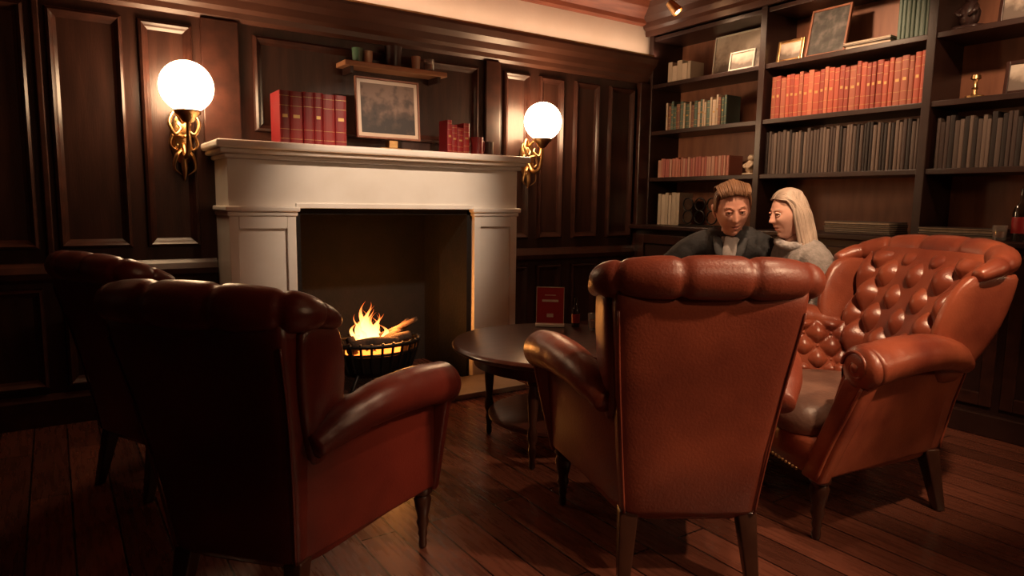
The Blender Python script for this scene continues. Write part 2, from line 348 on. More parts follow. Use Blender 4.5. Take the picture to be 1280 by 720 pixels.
# ------------------------------------------------------------------ floating shelf and glasses
fs=empty('floating_shelf')
M['lightwood']=mat('light_shelf_wood',(.42,.20,.10),.45,col2=(.32,.14,.07),scale=8,stretch=(1,6,6))
box('board',1.52,2.22,YW-.16,YW,2.02,2.05,M['lightwood'],fs,bv=.004)
boxes('brackets',[(1.56,1.58,YW-.14,YW,1.98,2.02),(2.16,2.18,YW-.14,YW,1.98,2.02)],M['shelf'],fs)
def glass(name,x,y,z,r=.035,h=.09,m='glass',liquid=None):
    g=empty(name,(x,y,z))
    lathe('body',[(.001,.002),(r*.8,0),(r*.85,.01),(r,h),(r*.93,h),(r*.8,.015),(.001,.012)],M[m],g)
    if liquid: lathe('drink',[(.001,.014),(r*.76,.015),(r*.85,h*.6),(.001,h*.6)],liquid,g)
    return g
M['amber']=mat('amber_drink',(.45,.14,.03),.2);M['reddrink']=mat('red_wax',(.45,.04,.04),.3);M['dkcer']=mat('dark_ceramic',(.04,.02,.018),.3);M['palecer']=mat('pale_ceramic',(.6,.45,.33),.35);M['greencer']=mat('green_ceramic',(.08,.16,.10),.3)
glass('tumbler',1.63,YW-.08,2.051,h=.09,m='greencer');glass('tumbler',1.70,YW-.08,2.051,r=.03,h=.08,m='palecer');glass('tumbler',1.87,YW-.08,2.051,r=.055,h=.13,m='dkcer');glass('tumbler',2.03,YW-.08,2.051,r=.03,m='palecer',liquid=M['reddrink']);glass('tumbler',2.12,YW-.09,2.051,h=.08,liquid=M['amber'])

# ------------------------------------------------------------------ books
def bookrow(name,origin,axis,length,hts,mats,depth=.16,thick=(.02,.035),gold=True,seed=1,parent=None):
    """books stand along local +x ; spines face local -y ; axis = rotation z"""
    rnd=random.Random(seed);V=[];Fc=[];mi=[];x=0
    allm=list(mats)+[M['paper'],M['gold']];ip=len(mats);ig=ip+1
    def bx(x0,x1,y0,y1,za,zb,m):
        k=len(V);V.extend([(x0,y0,za),(x1,y0,za),(x1,y1,za),(x0,y1,za),(x0,y0,zb),(x1,y0,zb),(x1,y1,zb),(x0,y1,zb)])
        Fc.extend([tuple(i+k for i in f) for f in CF]);mi.extend([m]*6)
    while x<length:
        t=rnd.uniform(*thick);h=rnd.uniform(*hts);c=rnd.randrange(len(mats));d=depth*rnd.uniform(.93,1);off=rnd.uniform(0,.006)
        if x+t>length+.01: break
        bx(x,x+.0025,off,d,0,h,c);bx(x+t-.0035,x+t-.001,off,d,0,h,c)
        k=len(V);ns=6
        for z in (0,h):
            for i in range(ns+1):
                a=pi*i/ns;V.append((x+t/2-.0005-(t/2-.0005)*cos(a),off-.005*sin(a),z))
            for i in range(ns+1):
                a=pi*(ns-i)/ns;V.append((x+t/2-.0005-(t/2-.001)*cos(a),off+.003,z))
        m_=2*(ns+1)
        for i in range(m_): Fc.append((k+i,k+(i+1)%m_,k+m_+(i+1)%m_,k+m_+i));mi.append(c)
        Fc.append(tuple(k+i for i in range(m_))[::-1]);mi.append(c);Fc.append(tuple(k+m_+i for i in range(m_)));mi.append(c)
        bx(x+.002,x+t-.003,off+.003,d-.005,.003,h-.006,ip)
        if gold:
            for f in (.1,.28,.72,.9):
                bx(x+.002,x+t-.003,off-.0058,off,h*f,h*f+.002,ig)
            if rnd.random()<.6: bx(x+t*.25,x+t*.75,off-.0058,off,h*.5,h*.56,ig)
        x+=t+rnd.uniform(0,.0012)
    o=mesh(name,V,Fc,None,parent,smooth=False,mats=allm,midx=mi,loc=origin,rot=(0,0,axis));fixn(o);return o
def C(n,r,g,b,ro=.5): return mat(n,(r,g,b),ro)
redb=[C('book_red_a',.42,.08,.045),C('book_red_b',.30,.05,.032),C('book_red_c',.5,.14,.08),C('book_red_d',.36,.10,.06)]
darkb=[C('book_dark_a',.06,.038,.033),C('book_dark_b',.09,.062,.052),C('book_dark_c',.022,.015,.014),C('book_dark_d',.15,.105,.085)]
greenb=[C('book_green_a',.07,.11,.08),C('book_cream_a',.5,.4,.3),C('book_green_b',.10,.15,.12),C('book_brown_a',.2,.09,.06),C('book_cream_b',.55,.43,.33)]
pinkb=[C('book_pink_a',.45,.16,.11),C('book_pink_b',.38,.10,.08),C('book_pink_c',.5,.26,.19)]
whiteb=[C('book_white_a',.6,.5,.4),C('book_white_b',.5,.42,.33)]
deepred=[C('book_deepred_a',.24,.012,.016,.35),C('book_deepred_b',.17,.010,.013,.35),C('book_deepred_c',.28,.02,.02,.35)]
bookrow('leatherbound_books',(1.08,3.93,1.513),0,.40,(.285,.30),deepred,depth=.19,thick=(.05,.075),seed=3)
def framed(name,loc,rz,w,h,pm,fm,tilt=.12,fw=.02,mount=None):
    e=empty(name,(loc[0],loc[1],loc[2]+.003),rz)
    boxes('frame',[(-w/2,-w/2+fw,-.01,.01,0,h),(w/2-fw,w/2,-.01,.01,0,h),(-w/2+fw,w/2-fw,-.01,.01,0,fw),(-w/2+fw,w/2-fw,-.01,.01,h-fw,h)],fm,e,bv=.003,rot=(-tilt,0,0))
    box('print',-w/2+fw,w/2-fw,-.002,.006,fw,h-fw,mount or pm,e,rot=(-tilt,0,0))
    if mount:
        q=fw+.022;box('inner_print',-w/2+q,w/2-q,-.004,.0,q,h-q,pm,e,rot=(-tilt,0,0))
    y=h*.6*sin(tilt)
    mesh('easel_strut',[(-.01,y+.006,h*.55),(.01,y+.006,h*.55),(.01,y+.09,.002),(-.01,y+.09,.002),(-.01,y+.0,h*.55),(.01,y+.0,h*.55),(.01,y+.08,.002),(-.01,y+.08,.002)],CF,M['shelf'],e,smooth=False)
    return e
framed('framed_print',(1.755,3.98,1.578),0,.42,.365,M['picdark'],M['shelfback'],tilt=.08,fw=.012,mount=M['palecer'])
st=empty('picture_stand',(1.77,3.96,1.513))
boxes('base',[(-.10,.10,-.05,.07,0,.012),(-.03,.03,-.01,.05,.012,.06)],M['brass'],st,bv=.004)
def mug(name,x,y,z,m,r=.042,h=.12,rz=0):
    e=empty(name,(x,y,z),rz)
    lathe('body',[(.001,0),(r*1.05,0),(r,.012),(r*.96,h*.5),(r,h),(r*.9,h),(r*.86,.012),(.001,.01)],m,e)
    tube('handle',[(r*.9,0,h*.82),(r*1.6,0,h*.8),(r*1.75,0,h*.5),(r*1.5,0,h*.22),(r*.92,0,h*.18)],.006,m,e,seg=8)
    return e
bookrow('small_red_books',(2.16,3.98,1.513),0,.17,(.17,.22),deepred,depth=.12,thick=(.03,.05),seed=8)
M['redcer']=mat('red_ceramic',(.16,.015,.015),.3)
mug('ceramic_mug',2.385,3.98,1.513,M['redcer'],rz=.3);mug('ceramic_mug',2.50,4.03,1.513,M['dkcer'],h=.10,rz=1)

# ------------------------------------------------------------------ bookcase on east wall
bc=empty('bookcase')
YB=[4.20,3.12,2.0,.9,-.2,-1.3]
XF=4.20
ups=[]
for y in YB: ups.append((XF-.01,XW,y-.025,y+.025,1.04,2.60))
boxes('uprights',ups,M['shelf'],bc,bv=.004)
sh=[]
for z in (1.43,1.81,2.19,2.57):
    for a,b in zip(YB[:-1],YB[1:]): sh.append((XF,XW-.01,b+.02,a-.02,z-.032,z))
boxes('shelves',sh,M['shelf'],bc,bv=.003)
box('back_panel',XW-.015,XW-.002,-1.3,4.2,1.04,2.6,M['shelfback'],bc)
box('counter',4.02,XW,-1.32,4.22,1.005,1.04,M['shelf'],bc,bv=.008)
box('cabinet_body',4.08,XW,-1.30,4.20,.10,1.005,M['shelf'],bc)
box('plinth',4.05,XW,-1.30,4.20,0,.12,M['shelf'],bc,bv=.006)
dr=[]
y=4.14
while y>-1.0:
    a,b=y,y-.50
    dr+=[(4.06,4.08,b,b+.06,.16,.96),(4.06,4.08,a-.06,a,.16,.96),(4.06,4.08,b+.06,a-.06,.16,.23),(4.06,4.08,b+.06,a-.06,.89,.96)]
    y-=.54
boxes('cabinet_doors',dr,M['trimw'],bc,bv=.005)
V=[]
pr=[(0,2.58),(.03,2.58),(.035,2.62),(.06,2.64),(.07,2.68),(.12,2.71),(.16,2.76),(.18,2.80),(0,2.80)]
for yy in (-1.3,4.24):
    for o_,z in pr: V.append((XF-.01-o_,yy,z))
n=len(pr);fixn(mesh('crown',V,[(i,(i+1)%n,n+(i+1)%n,n+i) for i in range(n)]+[tuple(range(n)),tuple(range(n,2*n))],M['cornice'],bc,smooth=False))
box('bulkhead',XF-.01,XW,-1.3,4.24,2.6,2.8,M['cornice'],bc)

RZ=-pi/2
def row(name,y,z,L,h,ms,x=4.235,**k): return bookrow(name,(x,y,z),RZ,L,h,ms,**k)
row('red_book_row',3.06,1.812,1.03,(.27,.30),redb,seed=11,thick=(.028,.045))
row('dark_book_row',3.08,1.432,1.05,(.27,.30),darkb,seed=12,thick=(.018,.026),gold=False)
row('dark_book_row',1.95,1.432,1.0,(.25,.30),darkb,seed=13,thick=(.018,.028),gold=False)
row('green_book_row',4.05,1.812,.62,(.17,.24),greenb,seed=14,thick=(.018,.04))
row('pink_book_row',4.12,1.432,.72,(.14,.155),pinkb,seed=15,thick=(.02,.035),gold=False)
row('white_book_row',4.10,1.042,.26,(.24,.27),whiteb,seed=16,thick=(.03,.05),gold=False)
row('white_book_row',4.05,2.192,.24,(.12,.17),whiteb,seed=17,thick=(.03,.06),gold=False)
row('green_book_row',2.22,2.192,.19,(.26,.30),[greenb[0],greenb[2]],seed=18,thick=(.02,.035),gold=False)
def stack(name,x,y,z,n,w,d,ms,seed=0):
    rnd=random.Random(seed);L=[];zz=0
    for i in range(n):
        t=rnd.uniform(.008,.02);dx=rnd.uniform(-.01,.01);c=rnd.randrange(len(ms))
        L+=[(-d/2+dx,d/2+dx,-w/2,w/2,zz,zz+.002,c),(-d/2+.004+dx,d/2-.004+dx,-w/2+.004,w/2-.004,zz+.002,zz+t-.002,len(ms)),(-d/2+dx,d/2+dx,-w/2,w/2,zz+t-.002,zz+t,c)]
        zz+=t+.0005
    return boxes(name,L,None,None,mats=list(ms)+[M['paper']],loc=(x,y,z))
stack('magazine_stack',4.25,2.33,1.041,6,.42,.22,darkb+whiteb,1)
stack('magazine_stack',4.25,1.76,1.041,4,.40,.22,darkb+whiteb,2)
stack('book_stack',4.37,2.42,2.191,4,.30,.2,[greenb[0],darkb[0],whiteb[0]],3)
framed('framed_landscape',(4.42,3.50,2.191),RZ,.50,.33,M['piclight'],M['white'],tilt=.1,fw=.012)
framed('framed_photo',(4.25,3.34,2.191),RZ,.22,.14,M['piclight'],M['white'],tilt=.15,fw=.012)
framed('framed_photo',(4.27,2.96,2.191),RZ,.20,.15,M['piclight'],M['brass'],tilt=.15,fw=.02)
framed('framed_sign',(4.27,2.70,2.191),RZ,.28,.32,M['sign'],M['shelfback'],tilt=.2,fw=.014)
framed('framed_photo',(4.30,1.52,1.811),RZ,.28,.18,M['piclight'],M['trimw'],tilt=.12,fw=.02)
framed('framed_print',(4.33,1.60,2.191),RZ,.26,.30,M['piclight'],M['trimw'],tilt=.12,fw=.02)
def ornament(name,x,y,z,m,s=1):
    e=empty(name,(x,y,z),0,s)
    ringloft('base',[(0,0,0,.04,.05),(0,0,.012,.04,.05)],m,e,seg=20,n=3)
    ringloft('body',[(0,0,.012,.02,.02),(0,0,.03,.028,.03),(0,.002,.06,.034,.036),(0,.0,.085,.02,.022),(0,-.004,.095,.016,.017)],m,e,seg=20,n=2)
    sphere('head',(0,-.004,.112),.022,m,e,sc=(1,1.1,1.05))
    tubes('arms',[([(0,.02,.08),(-.03,.03,.06),(-.035,.01,.045)],[.008,.008,.006]),([(0,-.02,.08),(-.03,-.03,.06),(-.035,-.012,.045)],[.008,.008,.006])],m,e)
    return e
M['ivory']=mat('ivory_ceramic',(.55,.42,.3),.35)
ornament('figurine',4.30,3.25,1.432,M['ivory'],1.1);ornament('figurine',4.3,1.86,2.192,M['dkcer'],1.6)
def candlestick(name,x,y,z,m,h=.2):
    e=empty(name,(x,y,z));lathe('stem',[(.001,0),(.045,0),(.045,.01),(.015,.02),(.01,.05),(.018,h*.4),(.009,h*.5),(.012,h*.8),(.025,h*.85),(.022,h),(.001,h)],m,e);return e
candlestick('brass_candlestick',4.26,1.78,1.812,M['brass'],.12)
def bottle(name,x,y,z,m,h=.3,r=.038):
    e=empty(name,(x,y,z));lathe('body',[(.001,0),(r,0),(r,h*.55),(r*.8,h*.65),(r*.35,h*.75),(r*.33,h*.97),(r*.42,h*.97),(r*.42,h),(.001,h)],m,e)
    lathe('label',[(r*1.01,h*.15),(r*1.02,h*.16),(r*1.02,h*.45),(r*1.01,h*.46)],M['redcard'],e);return e
M['dkglass']=mat('dark_bottle_glass',(.02,.012,.008),.1)
bottle('wine_bottle',4.15,1.46,1.041,M['dkglass'],h=.27,r=.04);bottle('wine_bottle',4.22,1.36,1.041,M['dkglass'])
glass('tumbler',4.12,1.54,1.041,h=.08,liquid=M['amber'])
wr=empty('iron_scroll_stand',(4.2,3.62,1.041))
tubes('scrolls',[([(0,dy+.05*cos(a),.07+dz+.05*sin(a)) for a in [k*pi/4 for k in range(9)]],[.006]*9) for dy in (-.12,0,.12) for dz in (0,.1)],M['iron'],wr,seg=6)
boxes('feet',[(-.04,.04,-.18,.18,0,.012)],M['iron'],wr)

# ------------------------------------------------------------------ tufted surface
def tuft(name,fn,nu,nv,cu,cv,amp,m,parent,br=.011,ex=.55):
    V=[];Fc=[];B=[]
    for j in range(nv+1):
        for i in range(nu+1):
            u=i/nu;v=j/nv;p,nn=fn(u,v)
            a=(u*cu+v*cv);b=(u*cu-v*cv)
            h=(abs(sin(pi*a))*abs(sin(pi*b)))**ex
            e=min(1,min(u,1-u)*10)
            e2=min(1,min(v,1-v)*12)
            V.append(Vector(p)+Vector(nn)*(amp*h*(.45+.55*e)*(.45+.55*e2)))
    for j in range(nv):
        for i in range(nu):
            k=j*(nu+1)+i;Fc.append((k,k+1,k+nu+2,k+nu+1))
    o=mesh(name,V,Fc,m,parent);fixn(o)
    for a in range(0,cu+cv+1):
        for b in range(-cv,cu+1):
            u=(a+b)/(2*cu);v=(a-b)/(2*cv)
            if .04<u<.96 and .04<v<.96:
                p,nn=fn(u,v);B.append(tuple(Vector(p)+Vector(nn)*.004))
    if B: spheres(name+'_buttons',B,br,m,parent)
    return o

# ------------------------------------------------------------------ wing armchair
def armchair(loc,az,s,m,seatm,ws=1.0,hs=1.0,wx=0.0,wy=1.0,rake=0.0):
    """az = heading the chair faces, degrees from +X.  local: faces +Y ; wx = outward offset of wings"""
    e=empty('wingback_armchair',(loc[0],loc[1],0),radians(az-90),(s*ws,s,s*hs))
    def rk(z): return -rake*max(0,(z-.4))/.6
    ringloft('back_shell',[(0,.045,.235,.20,.055),(0,.04,.26,.212,.068),(0,.02,.45,.232,.075),(0,-.03+rk(.7),.70,.255,.078),(0,-.085+rk(.9),.90,.275,.075),(0,-.115+rk(1),1.0,.275,.055)],m,e,seg=64,n=6)
    for k,sx in enumerate((-1,1)):
        tube('back_piping_%d'%k,[(sx*.203,-.018,.25),(sx*.222,-.048,.45),(sx*.246,-.096+rk(.7),.70),(sx*.264,-.147+rk(.9),.90)],.004,m,e,seg=8)
    def pl(t):
        d=abs(((t*7+.5)%1)-.5);return 1-.13*exp(-(d/.07)**2)-.03*exp(-(d/.2)**2)
    q=rk(1)
    rp=[(-.300-wx,.06+q*.5,.935),(-.298-wx*.8,-.02+q*.8,.965),(-.278,-.10+q,.985),(-.16,-.145+q,.995),(0,-.155+q,.998),(.16,-.145+q,.995),(.278,-.10+q,.985),(.298+wx*.8,-.02+q*.8,.965),(.300+wx,.06+q*.5,.935)]
    tube('top_roll',rp,[.024,.036,.054,.062,.063,.062,.054,.036,.024],m,e,seg=24,sub=14,mod=pl,flat=1.0)
    for k,sx in enumerate((-1,1)):
        w_=wx
        ringloft('wing_%d'%k,[(sx*(.235+w_*.3),.05,.52,.026,.04),(sx*(.245+w_*.6),.055,.60,.030,.08*wy),(sx*(.255+w_*.9),.045+q*.3,.70,.030,.105*wy),(sx*(.265+w_),.03+q*.6,.80,.030,.115*wy),(sx*(.275+w_),.005+q*.8,.90,.026,.10*wy),(sx*(.280+w_),-.02+q,.95,.024,.08*wy)],m,e,seg=32,n=3.2,sub=1)
    def fb_(u,v):
        z=.42+v*.555;x=(u-.5)*2*(.222+.03*v+wx*.3);y=.11-.17*v-.02*(1-(2*u-1)**2)+.03*abs(2*u-1)**3+rk(z)
        return (x,y+.0,z),Vector((0,.96,.28))
    tuft('inner_back',fb_,120,110,4,3,.070,m,e,br=.014)
    for k,sx in enumerate((-1,1)):
        b=[(sx*.195,-.015,.235),(sx*.385,.60,.235),(sx*.30,.61,.235),(sx*.14,.02,.235)]
        t=[(sx*.25,-.015,.63),(sx*.43,.51,.635),(sx*.335,.525,.635),(sx*.19,.02,.63)]
        hexa('side_panel_%d'%k,b,t,m,e,bv=.018)
        rings=[(sx*.268,-.02,.60),(sx*.308,.08,.645),(sx*.356,.22,.67),(sx*.40,.38,.668),(sx*.428,.53,.645)]
        def pa(t_): return 1-.04*max(0,1-abs(((t_*4)%1)-.5)*12)
        tube('arm_roll_%d'%k,rings,[.038,.058,.068,.073,.076],m,e,seg=24,sub=8,mod=pa,flat=.95)
        c=Vector((sx*.428,.535,.643))
        lathe('scroll_face_%d'%k,[(.001,.03),(.036,.028),(.066,.018),(.076,.0),(.072,-.02),(.001,-.02)],m,e,loc=c,rot=(-pi/2,0,0),seg=32)
        sp=[(c.x-sx*r_*cos(a),c.y+.024,c.z+r_*sin(a)) for a,r_ in [(q_*.45,.062-.0028*q_) for q_ in range(18)]]
        tube('scroll_spiral_%d'%k,sp,.006,m,e,seg=6,sub=2)
        sphere('scroll_rosette_%d'%k,(c.x,c.y+.028,c.z),.016,m,e,seg=14,sc=(1,.6,1))
        hexa('arm_front_%d'%k,[(sx*.385,.585,.22),(sx*.385,.628,.22),(sx*.285,.632,.22),(sx*.285,.59,.22)],[(sx*.47,.49,.60),(sx*.47,.545,.60),(sx*.365,.55,.60),(sx*.365,.495,.60)],m,e,bv=.014)
        tube('front_piping_%d'%k,[(sx*.375,.630,.24),(sx*.40,.605,.36),(sx*.43,.575,.48),(sx*.455,.552,.58)],.005,m,e,seg=8)
        tuft('inner_arm_%d'%k,lambda u,v,sx=sx:((sx*(.195+.14*u+.02*v),.09+.44*u,.44+.23*v),Vector((-sx,0.25,.1)).normalized()),60,36,4,2,.034,m,e,br=.009)
    S=56
    def trap(a,k,w0,w1,y0,y1,n_=6):
        c_,s_=cos(a),sin(a);yy=copysign(abs(s_)**(2/n_),s_);xx=copysign(abs(c_)**(2/n_),c_)
        w=w0+(w1-w0)*(yy+1)/2;return (xx*w*k,(y0+y1)/2+(y1-y0)/2*yy*k)
    V=[];Fc=[]
    for z,k in [(.215,.95),(.225,1.0),(.33,1.02),(.345,1.0)]:
        for i in range(S): V.append((*trap(2*pi*i/S,k,.205,.345,-.0,.62),z))
    for j in range(3):
        for i in range(S): Fc.append((j*S+i,j*S+(i+1)%S,(j+1)*S+(i+1)%S,(j+1)*S+i))
    Fc+=[tuple(range(S))[::-1],tuple(3*S+i for i in range(S))];mesh('seat_frame',V,Fc,m,e)
    V=[];Fc=[]
    for z,k in [(.335,.88),(.35,.97),(.40,1.02),(.445,.97),(.465,.80),(.475,.4)]:
        for i in range(S): V.append((*trap(2*pi*i/S,k,.205,.30,.07,.655,4.5),z))
    for j in range(5):
        for i in range(S): Fc.append((j*S+i,j*S+(i+1)%S,(j+1)*S+(i+1)%S,(j+1)*S+i))
    Fc+=[tuple(range(S))[::-1],tuple(5*S+i for i in range(S))];mesh('seat_cushion',V,Fc,seatm,e)
    spheres('nail_trim',[(x_,.632,.235) for x_ in [(-.27+.02*i) for i in range(28)]],.006,M['brass'],e)
    for k,sx in enumerate((-1,1)):
        hexa('back_leg_%d'%k,[(sx*.222,-.055,0),(sx*.222,-.02,0),(sx*.187,-.02,0),(sx*.187,-.055,0)],[(sx*.215,-.01,.25),(sx*.215,.05,.25),(sx*.155,.05,.25),(sx*.155,-.01,.25)],M['legwood'],e,bv=.005)
        lathe('front_leg_%d'%k,[(.010,0),(.014,.004),(.016,.02),(.013,.04),(.018,.055),(.015,.07),(.024,.10),(.019,.115),(.027,.15),(.033,.19),(.026,.205),(.036,.215),(.036,.24)],M['legwood'],e,loc=(sx*.335,.585,0))
    return e
armchair((1.60,1.37),57,1.0,M['leather'],M['seatl'],hs=1.005)
armchair((2.95,1.425),156,1.03,M['leather3'],M['seatl'],ws=1.10,hs=1.0,wx=.05,wy=1.2,rake=.03)
armchair((.37,1.873),42,1.0,M['leather2'],M['leather2'],ws=.92,hs=.95)
armchair((.21,3.11),26,.97,M['leather2'],M['leather2'],ws=.86,hs=.97)

# ------------------------------------------------------------------ table
tb=empty('coffee_table',(2.05,2.62,0))
lathe('top',[(.001,.485),(.49,.485),(.505,.49),(.525,.50),(.528,.512),(.52,.522),(.505,.525),(.001,.525)],M['table'],tb,seg=72)
lathe('apron',[(.40,.42),(.42,.42),(.42,.486),(.40,.486)],M['table'],tb,seg=60)
lathe('under_shelf',[(.001,.14),(.33,.14),(.345,.15),(.345,.165),(.33,.17),(.001,.17)],M['table'],tb,seg=60)
for k in range(4):
    a=radians(35+90*k)
    lathe('leg_%d'%k,[(.010,0),(.016,.01),(.014,.05),(.02,.09),(.014,.11),(.024,.14),(.024,.17),(.016,.2),(.022,.27),(.026,.34),(.018,.38),(.028,.40),(.028,.486)],M['legwood'],tb,loc=(.37*cos(a),.37*sin(a),0))
cd=empty('menu_card',(2.26,2.97,.526),radians(-38))
box('card',-.075,.075,-.004,.004,.015,.215,M['redcard'],cd,rot=(-.08,0,0))
boxes('card_print',[(-.045,.045,-.006,-.004,.135,.147),(-.018,.018,-.006,-.004,.05,.07),(-.03,.03,-.006,-.004,.17,.174)],M['paper'],cd,rot=(-.08,0,0))
boxes('card_border',[(-.077,-.074,-.005,.005,.013,.217),(.074,.077,-.005,.005,.013,.217),(-.077,.077,-.005,.005,.214,.217),(-.077,.077,-.005,.005,.013,.017)],M['paper'],cd,rot=(-.08,0,0))
boxes('foot',[(-.08,.08,-.03,.03,0,.014)],M['white'],cd,bv=.003)
bottle('sauce_bottle',2.37,2.88,.526,M['dkglass'],h=.16,r=.022)
glass('tumbler',2.40,2.76,.526,liquid=M['amber'])

# ------------------------------------------------------------------ bench for the people
bn=empty('leather_bench',(3.25,2.36,0))
ringloft('cushion',[(0,0,.27,.25,.58),(0,0,.29,.27,.60),(0,0,.36,.27,.60),(0,0,.385,.25,.58),(0,0,.39,.1,.2)],M['leather2'],bn,seg=60,n=7)
box('frame',-.25,.25,-.57,.57,.20,.28,M['legwood'],bn,bv=.01)
for k,(a,b) in enumerate([(-1,-1),(1,-1),(1,1),(-1,1)]):
    lathe('leg_%d'%k,[(.012,0),(.018,.01),(.016,.08),(.028,.15),(.024,.21)],M['legwood'],bn,loc=(a*.21,b*.52,0))

# ------------------------------------------------------------------ people
def skinmesh(name,verts,edges,rad,m,parent,root=0,lv=2):
    me=bpy.data.meshes.new(name);me.from_pydata(verts,edges,[]);me.materials.append(m)
    o=bpy.data.objects.new(name,me);COL.objects.link(o);o.parent=parent
    md=o.modifiers.new('skin','SKIN');md.use_smooth_shade=True
    for i,v in enumerate(me.skin_vertices[0].data):
        r=rad[i];v.radius=(r,r) if not isinstance(r,tuple) else r;v.use_root=(i==root)
    s=o.modifiers.new('s','SUBSURF');s.levels=lv;s.render_levels=lv
    return o
def folds(o,strength=.02,size=.09):
    """cloth wrinkles"""
    t=bpy.data.textures.new('wrinkle','CLOUDS');t.noise_scale=size;t.noise_depth=2
    s=o.modifiers.new('s2','SUBSURF');s.levels=1;s.render_levels=1
    d=o.modifiers.new('d','DISPLACE');d.texture=t;d.strength=strength;d.mid_level=.5;return o
def hand(parent,wrist,fdir,pdir,m,curl=.6,side=1,s=1):
    w=Vector(wrist);f=Vector(fdir).normalized();p=Vector(pdir);p=(p-f*p.dot(f)).normalized();x=f.cross(p)*side
    V=[w-f*.02,w+f*.02,w+f*.055];E=[(0,1),(1,2)]
    skinmesh('palm',[tuple(v) for v in V],E,[.022,.027,.03],m,parent)
    for i,(off,L) in enumerate([(-.030,.068),(-.010,.078),(.010,.073),(.029,.058)]):
        b=w+f*.06+x*off;V=[b-f*.025];cur=b.copy();V.append(cur)
        for k,l in enumerate((.45,.32,.23)):
            a=curl*(.5+.35*k);d=(f*cos(a*(k+1)/1.5)+p*sin(a*(k+1)/1.5)).normalized();cur=cur+d*L*l;V.append(cur.copy())
        skinmesh('finger_%d'%i,[tuple(v) for v in V],[(j,j+1) for j in range(4)],[.010,.0095,.0085,.008,.0065],m,parent,lv=1)
    b=w+f*.015-x*.022;V=[b,b-x*.022+f*.02+p*.008,b-x*.03+f*.048+p*.018,b-x*.026+f*.068+p*.026]
    skinmesh('thumb',[tuple(v) for v in V],[(0,1),(1,2),(2,3)],[.013,.0115,.0095,.0075],m,parent,lv=1)
def headdef(x,y,z):
    X=x*.074;Y=y*.096;Z=z*.122
    if z<0: X*=1-.34*(-z)**1.3; 
    if y>0: Y*=.92
    if y<0 and z<-.3: Y*=1-.35*(-z-.3)
    if y>.2:
        g=exp(-(x/.12)**2)
        ramp=max(0,min(1,(.22-z)/.42))*(1 if z>-.22 else exp(-((z+.22)/.06)**2))
        Y+=.026*g*ramp
        Y+=.007*exp(-((abs(x)-.13)/.07)**2-((z+.20)/.06)**2)
        Y-=.014*exp(-((abs(x)-.36)/.17)**2-((z-.08)/.10)**2)
        Y+=.006*exp(-((abs(x)-.33)/.28)**2-((z-.23)/.06)**2)
        Y+=.007*exp(-(x/.24)**2-((z+.43)/.045)**2)+.008*exp(-(x/.20)**2-((z+.55)/.045)**2)
        Y-=.007*exp(-(x/.3)**2-((z+.49)/.02)**2)
        Y-=.004*exp(-(x/.25)**2-((z+.66)/.05)**2)
        Y+=.014*exp(-(x/.28)**2-((z+.83)/.14)**2)
        Y+=.007*exp(-((abs(x)-.5)/.2)**2-((z+.15)/.18)**2)
        Y-=.004*exp(-((abs(x)-.45)/.12)**2-((z+.45)/.15)**2)
    return X,Y,Z
